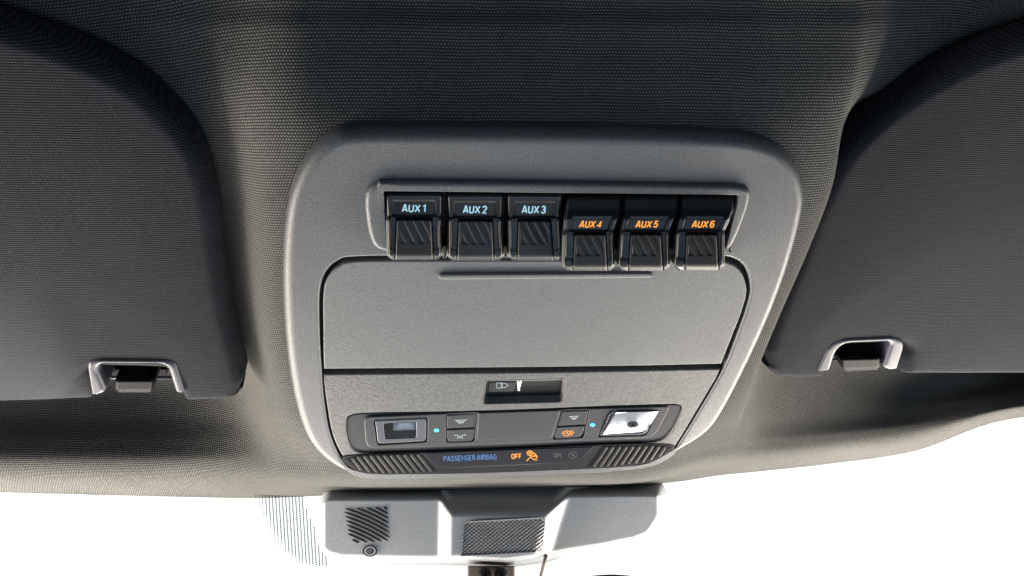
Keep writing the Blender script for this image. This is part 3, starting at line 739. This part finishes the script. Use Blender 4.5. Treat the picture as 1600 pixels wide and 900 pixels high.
rocker('AUX 6', [(0, 1064.5), (.2, 1063), (.46, 1055), (.55, 1054), (1, 1051)], [(0, 1150), (.2, 1147), (.46, 1133), (.55, 1132.5), (1, 1132.5)], (306, 422), PB, (1073, 1120, 1070, 1123, 364), (1080, 1115, 356, 0, 11.3), M_ORANGE, 'rocker switch reading AUX 6 in orange, tipped forward', 3, 0.0)

for c in ([(694.5, 384), (695, 395), (695, 404)], [(789.5, 384), (790, 395), (790.5, 404)], [(882, 380), (880, 395), (879, 404)]):
    q = [(x-3.4, y) for x, y in c]+[(x+3.4, y) for x, y in reversed(c)]
    plate('notch_filler', rr(q, 2), -0.0026, 0.0095, 0.0005, M_ROCK, console, segs=3)  # dark filler added to hide the bright bezel notch between switches

# ---------------------------------------------------------------- sun visors
def visor(outline, trim, z, label, rod, corner):
    o = thing('sun_visor', P(*corner, z), label, 'sun visor')
    p = cushion('pad', outline, z, z+0.016, 0.0062, M_VISOR, o, crown=0.003)
    t = plate('notch_trim', trim, z-0.0012, z+0.014, 0.0022, M_TRIM, o, segs=6, limit=True)
    r = link('mounting_rod', tube([P(rod[0][0], rod[0][1], z+0.010), P(rod[1][0], rod[1][1], z+0.010)], 0.0009), M_TRIM, o)
    return o
VL = catmull([(-700, -40), (-300, -25), (-100, 2), (0, 30), (110, 68), (200, 112), (265, 165), (310, 225), (334, 300), (344, 380), (357, 470), (374, 545), (383, 585)], 8, closed=False) + \
     [np.array(p, float) for p in rr([(384, 603, 14), (368, 614, 14), (340, 616, 6), (291, 618, 6), (276, 576, 8), (262, 566, 8), (150, 563, 8), (137, 574, 8), (146, 620, 6), (70, 624, 2), (-300, 634, 2), (-700, 640, 2)], 8)[0:]]
TL = rr([(134, 568, 10), (150, 562, 8), (262, 563, 10), (275, 568, 10), (289, 614, 3), (274, 616, 8), (262, 577, 10), (252, 569.5, 8), (158, 569, 8), (152, 580, 6), (166, 612, 8), (158, 618, 6), (143, 617, 3)], 6)
visor(VL, TL, 0.016, 'dark fabric sun visor on the left with a grey trimmed notch', ((160, 590), (272, 590)), (200, 500))
VR = [np.array(p, float) for p in [(2300, -20), (1900, -10)]] + catmull([(1720, 18), (1600, 52), (1510, 88), (1430, 132), (1365, 180), (1310, 240), (1270, 320), (1240, 400), (1212, 470), (1190, 540)], 8, closed=False) + \
     [np.array(p, float) for p in rr([(1187, 562, 8), (1205, 580, 10), (1240, 583, 6), (1282, 582, 5), (1297, 540, 8), (1312, 531, 8), (1404, 527, 8), (1415, 536, 8), (1402, 577, 5), (1500, 577, 2), (2300, 576, 2)], 8)]
TR = rr([(1277, 581, 3), (1295, 540, 10), (1316, 530, 10), (1398, 526.5, 10), (1416, 536, 10), (1402, 577, 3), (1386, 579, 6), (1380, 574, 5), (1392, 540, 8), (1388, 534.5, 5), (1322, 537.5, 8), (1308, 548, 8), (1297, 580, 5)], 6)
visor(VR, TR, 0.016, 'dark fabric sun visor on the right, partly hidden by the console bulge', ((1298, 562), (1394, 557)), (1400, 450))
def clip(cx, cy, sgn, label):
    o = thing('visor_clip', P(cx, cy, 0.03), label, 'clip', 'clips that hold the visors')
    def f(s, t):
        w = 31-9*(1-ss(0, 0.5, t)); x = cx+(2*s-1)*w*(1-0.18*ss(0.75, 1, t)); y = cy-16+32*t
        e = min(min(s, 1-s)*2*w, 31*(1-t)+0.001)
        return P(x, y-sgn*(2*s-1)*0.8, 0.022-0.007*ss(0, 0.5, t)+0.002*(1-ss(0, 4, e)))
    patch('hook', f, 30, 24, M_CLIP, o, wall=0.034)
    def g(s, t):
        x = cx+(2*s-1)*50; y = cy-32+22*t
        return P(x, y-sgn*(2*s-1)*1.5, 0.034+0.002*math.cos(t*5))
    patch('base', g, 12, 8, M_BLACK, o, wall=0.05)
    return o
clip(210, 597, 0, 'dark plastic hook in the notch of the left sun visor')
clip(1345, 563, 1, 'dark plastic hook in the notch of the right sun visor')

# ---------------------------------------------------------------- windscreen
ws = thing('windscreen', W(800, 830, 0), 'clear raked windscreen with a dotted black border patch beside the sensor housing', 'windscreen')
def wf(s, t):
    x = -1.1+2.2*s; y = WS_Y-0.12+0.95*t
    return np.array([x, y, WS_Z-WS_S*(y-WS_Y)+0.004-0.25*(max(0, abs(x)-0.5))**2])
gl = patch('glass', wf, 30, 20, M_GLASS, ws)
sd = gl.modifiers.new('thick', 'SOLIDIFY'); sd.thickness = 0.004; sd.offset = -1
M_FRIT = mat('black_ceramic_dots', (0.02, 0.022, 0.026), 0.7, 0.2)
V, Fc = [], []
for i in range(22):
    x = 394+5.2*i
    for j in range(70):
        y = 772+2.75*j+(1.3 if i % 2 else 0)
        xx = x+0.06*(y-772)*1.0
        lo = interp(y, [772, 800, 830, 860, 880, 890], [394, 402, 415, 436, 462, 520])
        hi = interp(y, [772, 795, 812, 835, 860, 884, 890], [476, 478, 486, 497, 507, 517, 400])
        if not lo <= xx <= hi: continue
        r = min(1.45, 0.6+0.05*(xx-lo)); k = len(V)
        for a in range(6): V.append(W(xx+r*math.cos(a*math.pi/3), y+r*0.9*math.sin(a*math.pi/3), 0.0005))
        Fc.append(tuple(range(k, k+6)))
link('dot_pattern', mesh(V, Fc, False), M_FRIT, ws)

# ---------------------------------------------------------------- sensor housing on the windscreen
sh = thing('sensor_housing', W(780, 830, 0.01), 'pale grey plastic sensor housing on the windscreen with slotted and ribbed panels', 'sensor housing')
TOPC = [(493, 814), (496, 798), (503, 788), (514, 781), (530, 777), (600, 768), (700, 760), (870, 753), (1000, 752), (1026, 752), (1036, 757), (1041, 768)]
BOTC = [(493, 830), (497, 850), (505, 865), (517, 874), (535, 878), (640, 880), (720, 880), (790, 884), (850, 876), (880, 869), (940, 860), (990, 850), (1010, 842), (1024, 822), (1034, 800), (1041, 784)]
ty_ = lambda x: interp(x, [a for a, b in TOPC], [b for a, b in TOPC]); by_ = lambda x: interp(x, [a for a, b in BOTC], [b for a, b in BOTC])
def sh_off(x, y):
    # height of the housing over the glass: two shallow lobes and a prouder middle
    f = (y-755)/125
    lx = 699-2*f; rxx = 880-38*f
    c = ss(lx-15, lx+9, x)*(1-ss(rxx-14, rxx+18, x))
    yr = 782+26*c-6*ss(600, 1000, x)*(1-c); wall = ss(756-8*ss(600, 1000, x), yr+1, y)
    h = (0.016+0.010*c)*wall
    return h
def shf(s, t):
    x = 493+548*s; a, b = ty_(x), by_(x); y = a+(b-a)*t
    e = min(x-493, 1041-x, (b-y)*1.3)+1e-6
    off = sh_off(x, y)*(1-0.8*(1-ss(0, 17, e))**1.8)+0.003
    return W(x, y, off+0.00001)
def patchw(name, fn, ns, nt, m, parent, skirt=0.02):
    g = [[fn(i/(ns-1), j/(nt-1)) for i in range(ns)] for j in range(nt)]; V = [p for r in g for p in r]; Fc = []
    for j in range(nt-1):
        for i in range(ns-1): a = j*ns+i; Fc.append((a, a+ns, a+ns+1, a+1))
    per = [i for i in range(ns)]+[j*ns+ns-1 for j in range(1, nt)]+[(nt-1)*ns+i for i in range(ns-2, -1, -1)]+[j*ns for j in range(nt-2, 0, -1)]
    n = len(per); b = len(V); nn = _n((0, WS_S, 1.0))
    for k in per:
        p = V[k]; d = np.dot(nn, np.array([0, WS_Y, WS_Z])-p); V.append(p+nn*max(d-0.0008, 0))
    for k in range(n): Fc.append((per[k], per[(k+1) % n], b+(k+1) % n, b+k))
    me = mesh(V, Fc); bm = bmesh.new(); bm.from_mesh(me); bmesh.ops.remove_doubles(bm, verts=bm.verts, dist=1e-6)
    bmesh.ops.recalc_face_normals(bm, faces=bm.faces)
    if sum(f.normal.z*f.calc_area() for f in bm.faces) > 0: bmesh.ops.reverse_faces(bm, faces=bm.faces)
    bm.to_mesh(me); bm.free()
    for p in me.polygons: p.use_smooth = True
    return link(name, me, m, parent)
cover = patchw('cover', shf, 220, 70, M_SHROUD, sh)
SW = lambda x, y, d=0.0: W(x, y, sh_off(x, y)+0.003+d)
GP = [(537, 794), (606, 791.5), (610, 843), (606, 846), (556, 848), (545, 838)]
def slotgrid():
    V, Fc = [], []; d = _n((0.86, 0.40)); nr = np.array([-d[1], d[0]])
    for k in range(-14, 14):
        c = np.array([574, 820])+nr*k*6.1; ts = np.arange(-60, 60, 0.5)
        ins = [inside(GP, *(c+d*(t)+nr*0.0009*t*t*2)) for t in ts]
        if not any(ins): continue
        a = ts[ins.index(True)]; b = ts[len(ins)-1-ins[::-1].index(True)]
        if b-a < 4: continue
        n = 12; base = len(V)
        for i in range(n+1):
            t = a+(b-a)*i/n; q = c+d*t+nr*0.0018*t*t; w = 1.75*math.sqrt(max(0.12, 1-abs(2*i/n-1)**8))
            for sgn in (-1, 1): V.append(SW(q[0]+nr[0]*w*sgn, q[1]+nr[1]*w*sgn, 0.0004))
        for i in range(n): A = base+2*i; Fc.append((A, A+1, A+3, A+2))
    return mesh(V, Fc, False)
link('slot_grille', slotgrid(), M_BLACK, sh)  # black strips laid on the cover, shade of recessed slots put in as colour
def disc(cx, cy, r0, r1, d):
    V, Fc = [], []; n = 28
    for i in range(n):
        a = 2*math.pi*i/n
        for r in (r0, r1): V.append(SW(cx+r*math.cos(a), cy+r*0.78*math.sin(a), d))
    if r0 > 0:
        for i in range(n): j = (i+1) % n; Fc.append((2*i, 2*i+1, 2*j+1, 2*j))
    else: Fc.append(tuple(2*i+1 for i in range(n)))
    return mesh(V, Fc, False)
sc = link('screw', disc(578, 861, 0.0, 11.5, 0.0006), M_GRILLE, sh)
link('ring', disc(578, 861, 6.2, 9.2, 0.0012), M_SHROUD, sc); link('head', disc(577.5, 861, 0, 4.6, 0.0014), M_TRIM, sc)
# ribbed middle panel
M_RIBP = mat('ribbed_grey_plastic', (0.13, 0.138, 0.148), 0.4, 0.4)
def ribf(s, t):
    tl, tr_, br, bl = (723, 815), (853, 808), (848, 862), (720, 869)
    x = (tl[0]*(1-s)+tr_[0]*s)*(1-t)+(bl[0]*(1-s)+br[0]*s)*t; y = (tl[1]*(1-s)+tr_[1]*s)*(1-t)+(bl[1]*(1-s)+br[1]*s)*t
    if t < 0.12: # clipped top corners
        x += (8 if s < 0.5 else -8)*(0.12-t)/0.12*abs(2*s-1)**6
    ph = (x*0.62+y*0.78)/4.4; r = abs((ph % 1)-0.5)*2; ph2 = (x*0.62-y*0.78)/4.4; r2 = abs((ph2 % 1)-0.5)*2
    m = ss(0, 0.03, min(s, 1-s))*ss(0, 0.06, min(t, 1-t))
    return SW(x, y, 0.0007-0.0009*m*r-0.0003*m*r2+0.0002)
patch('ribbed_panel', ribf, 240, 110, M_RIBP, sh)
# thin foot flange that seats the cover on the glass
def flf(s, t):
    x = 530+380*s; y = by_(x)-5+9*t*min(1, 8*s, 8*(1-s))
    return W(x, y, 0.0012)
patch('foot_flange', flf, 60, 5, grain(mat('light_flange_plastic', (0.55, 0.57, 0.58), 0.5, 0.4), 900, 0.00003, amt=0.05), sh)

# ---------------------------------------------------------------- rear-view mirror (only its mount and top edge are in frame)
mirr = thing('rear_view_mirror', W(790, 905, 0.03), 'rear view mirror below the sensor housing, only its brown mount and top edge showing', 'mirror')
M_MOUNT = grain(mat('brown_mount_plastic', (0.075, 0.055, 0.048), 0.5, 0.4), 900, 0.00006, amt=0.1)
def boxw(name, x0, x1, y0, y1, o0, o1, m, parent):
    c = [(x0, y0), (x1, y0), (x1, y1), (x0, y1)]; V = [W(x, y, o0) for x, y in c]+[W(x, y, o1) for x, y in c]
    me = mesh(V, [(0, 1, 2, 3), (7, 6, 5, 4), (0, 4, 5, 1), (1, 5, 6, 2), (2, 6, 7, 3), (3, 7, 4, 0)], True)
    o = link(name, me, m, parent); b = o.modifiers.new('b', 'BEVEL'); b.width = 0.0012; b.segments = 3
    return o
boxw('mount', 730, 805, 884, 960, 0.004, 0.022, M_MOUNT, mirr)
def ball(name, c, r, m, parent):
    bm = bmesh.new(); bmesh.ops.create_uvsphere(bm, u_segments=24, v_segments=16, radius=r)
    bmesh.ops.translate(bm, verts=bm.verts, vec=Vector(c)); me = bpy.data.meshes.new('b'); bm.to_mesh(me); bm.free()
    for p in me.polygons: p.use_smooth = True
    return link(name, me, m, parent)
for x in (757, 783): ball('mounting_knob', W(x, 899, 0.026), 0.0042, M_CLIP, mirr)
def mh(s, t):
    x = 700+420*s; top = 897.5+0.006*abs(x-955)**1.7; y = top+(980-top)*t
    return W(x, y, 0.045+0.012*math.sqrt(max(0, 1-(1-t)**2)))
patch('housing', mh, 40, 14, M_CLIP, mirr, wall=None)
hs = mirr.children[-1] if False else None
cab = link('cable', tube([W(853, 868, 0.022), W(850, 880, 0.020), W(846, 896, 0.018), W(841, 925, 0.012), W(838, 960, 0.004)], 0.0011), M_MOUNT)
tag(cab, 'thin dark brown cable hanging below the ribbed middle of the sensor housing', 'cable')
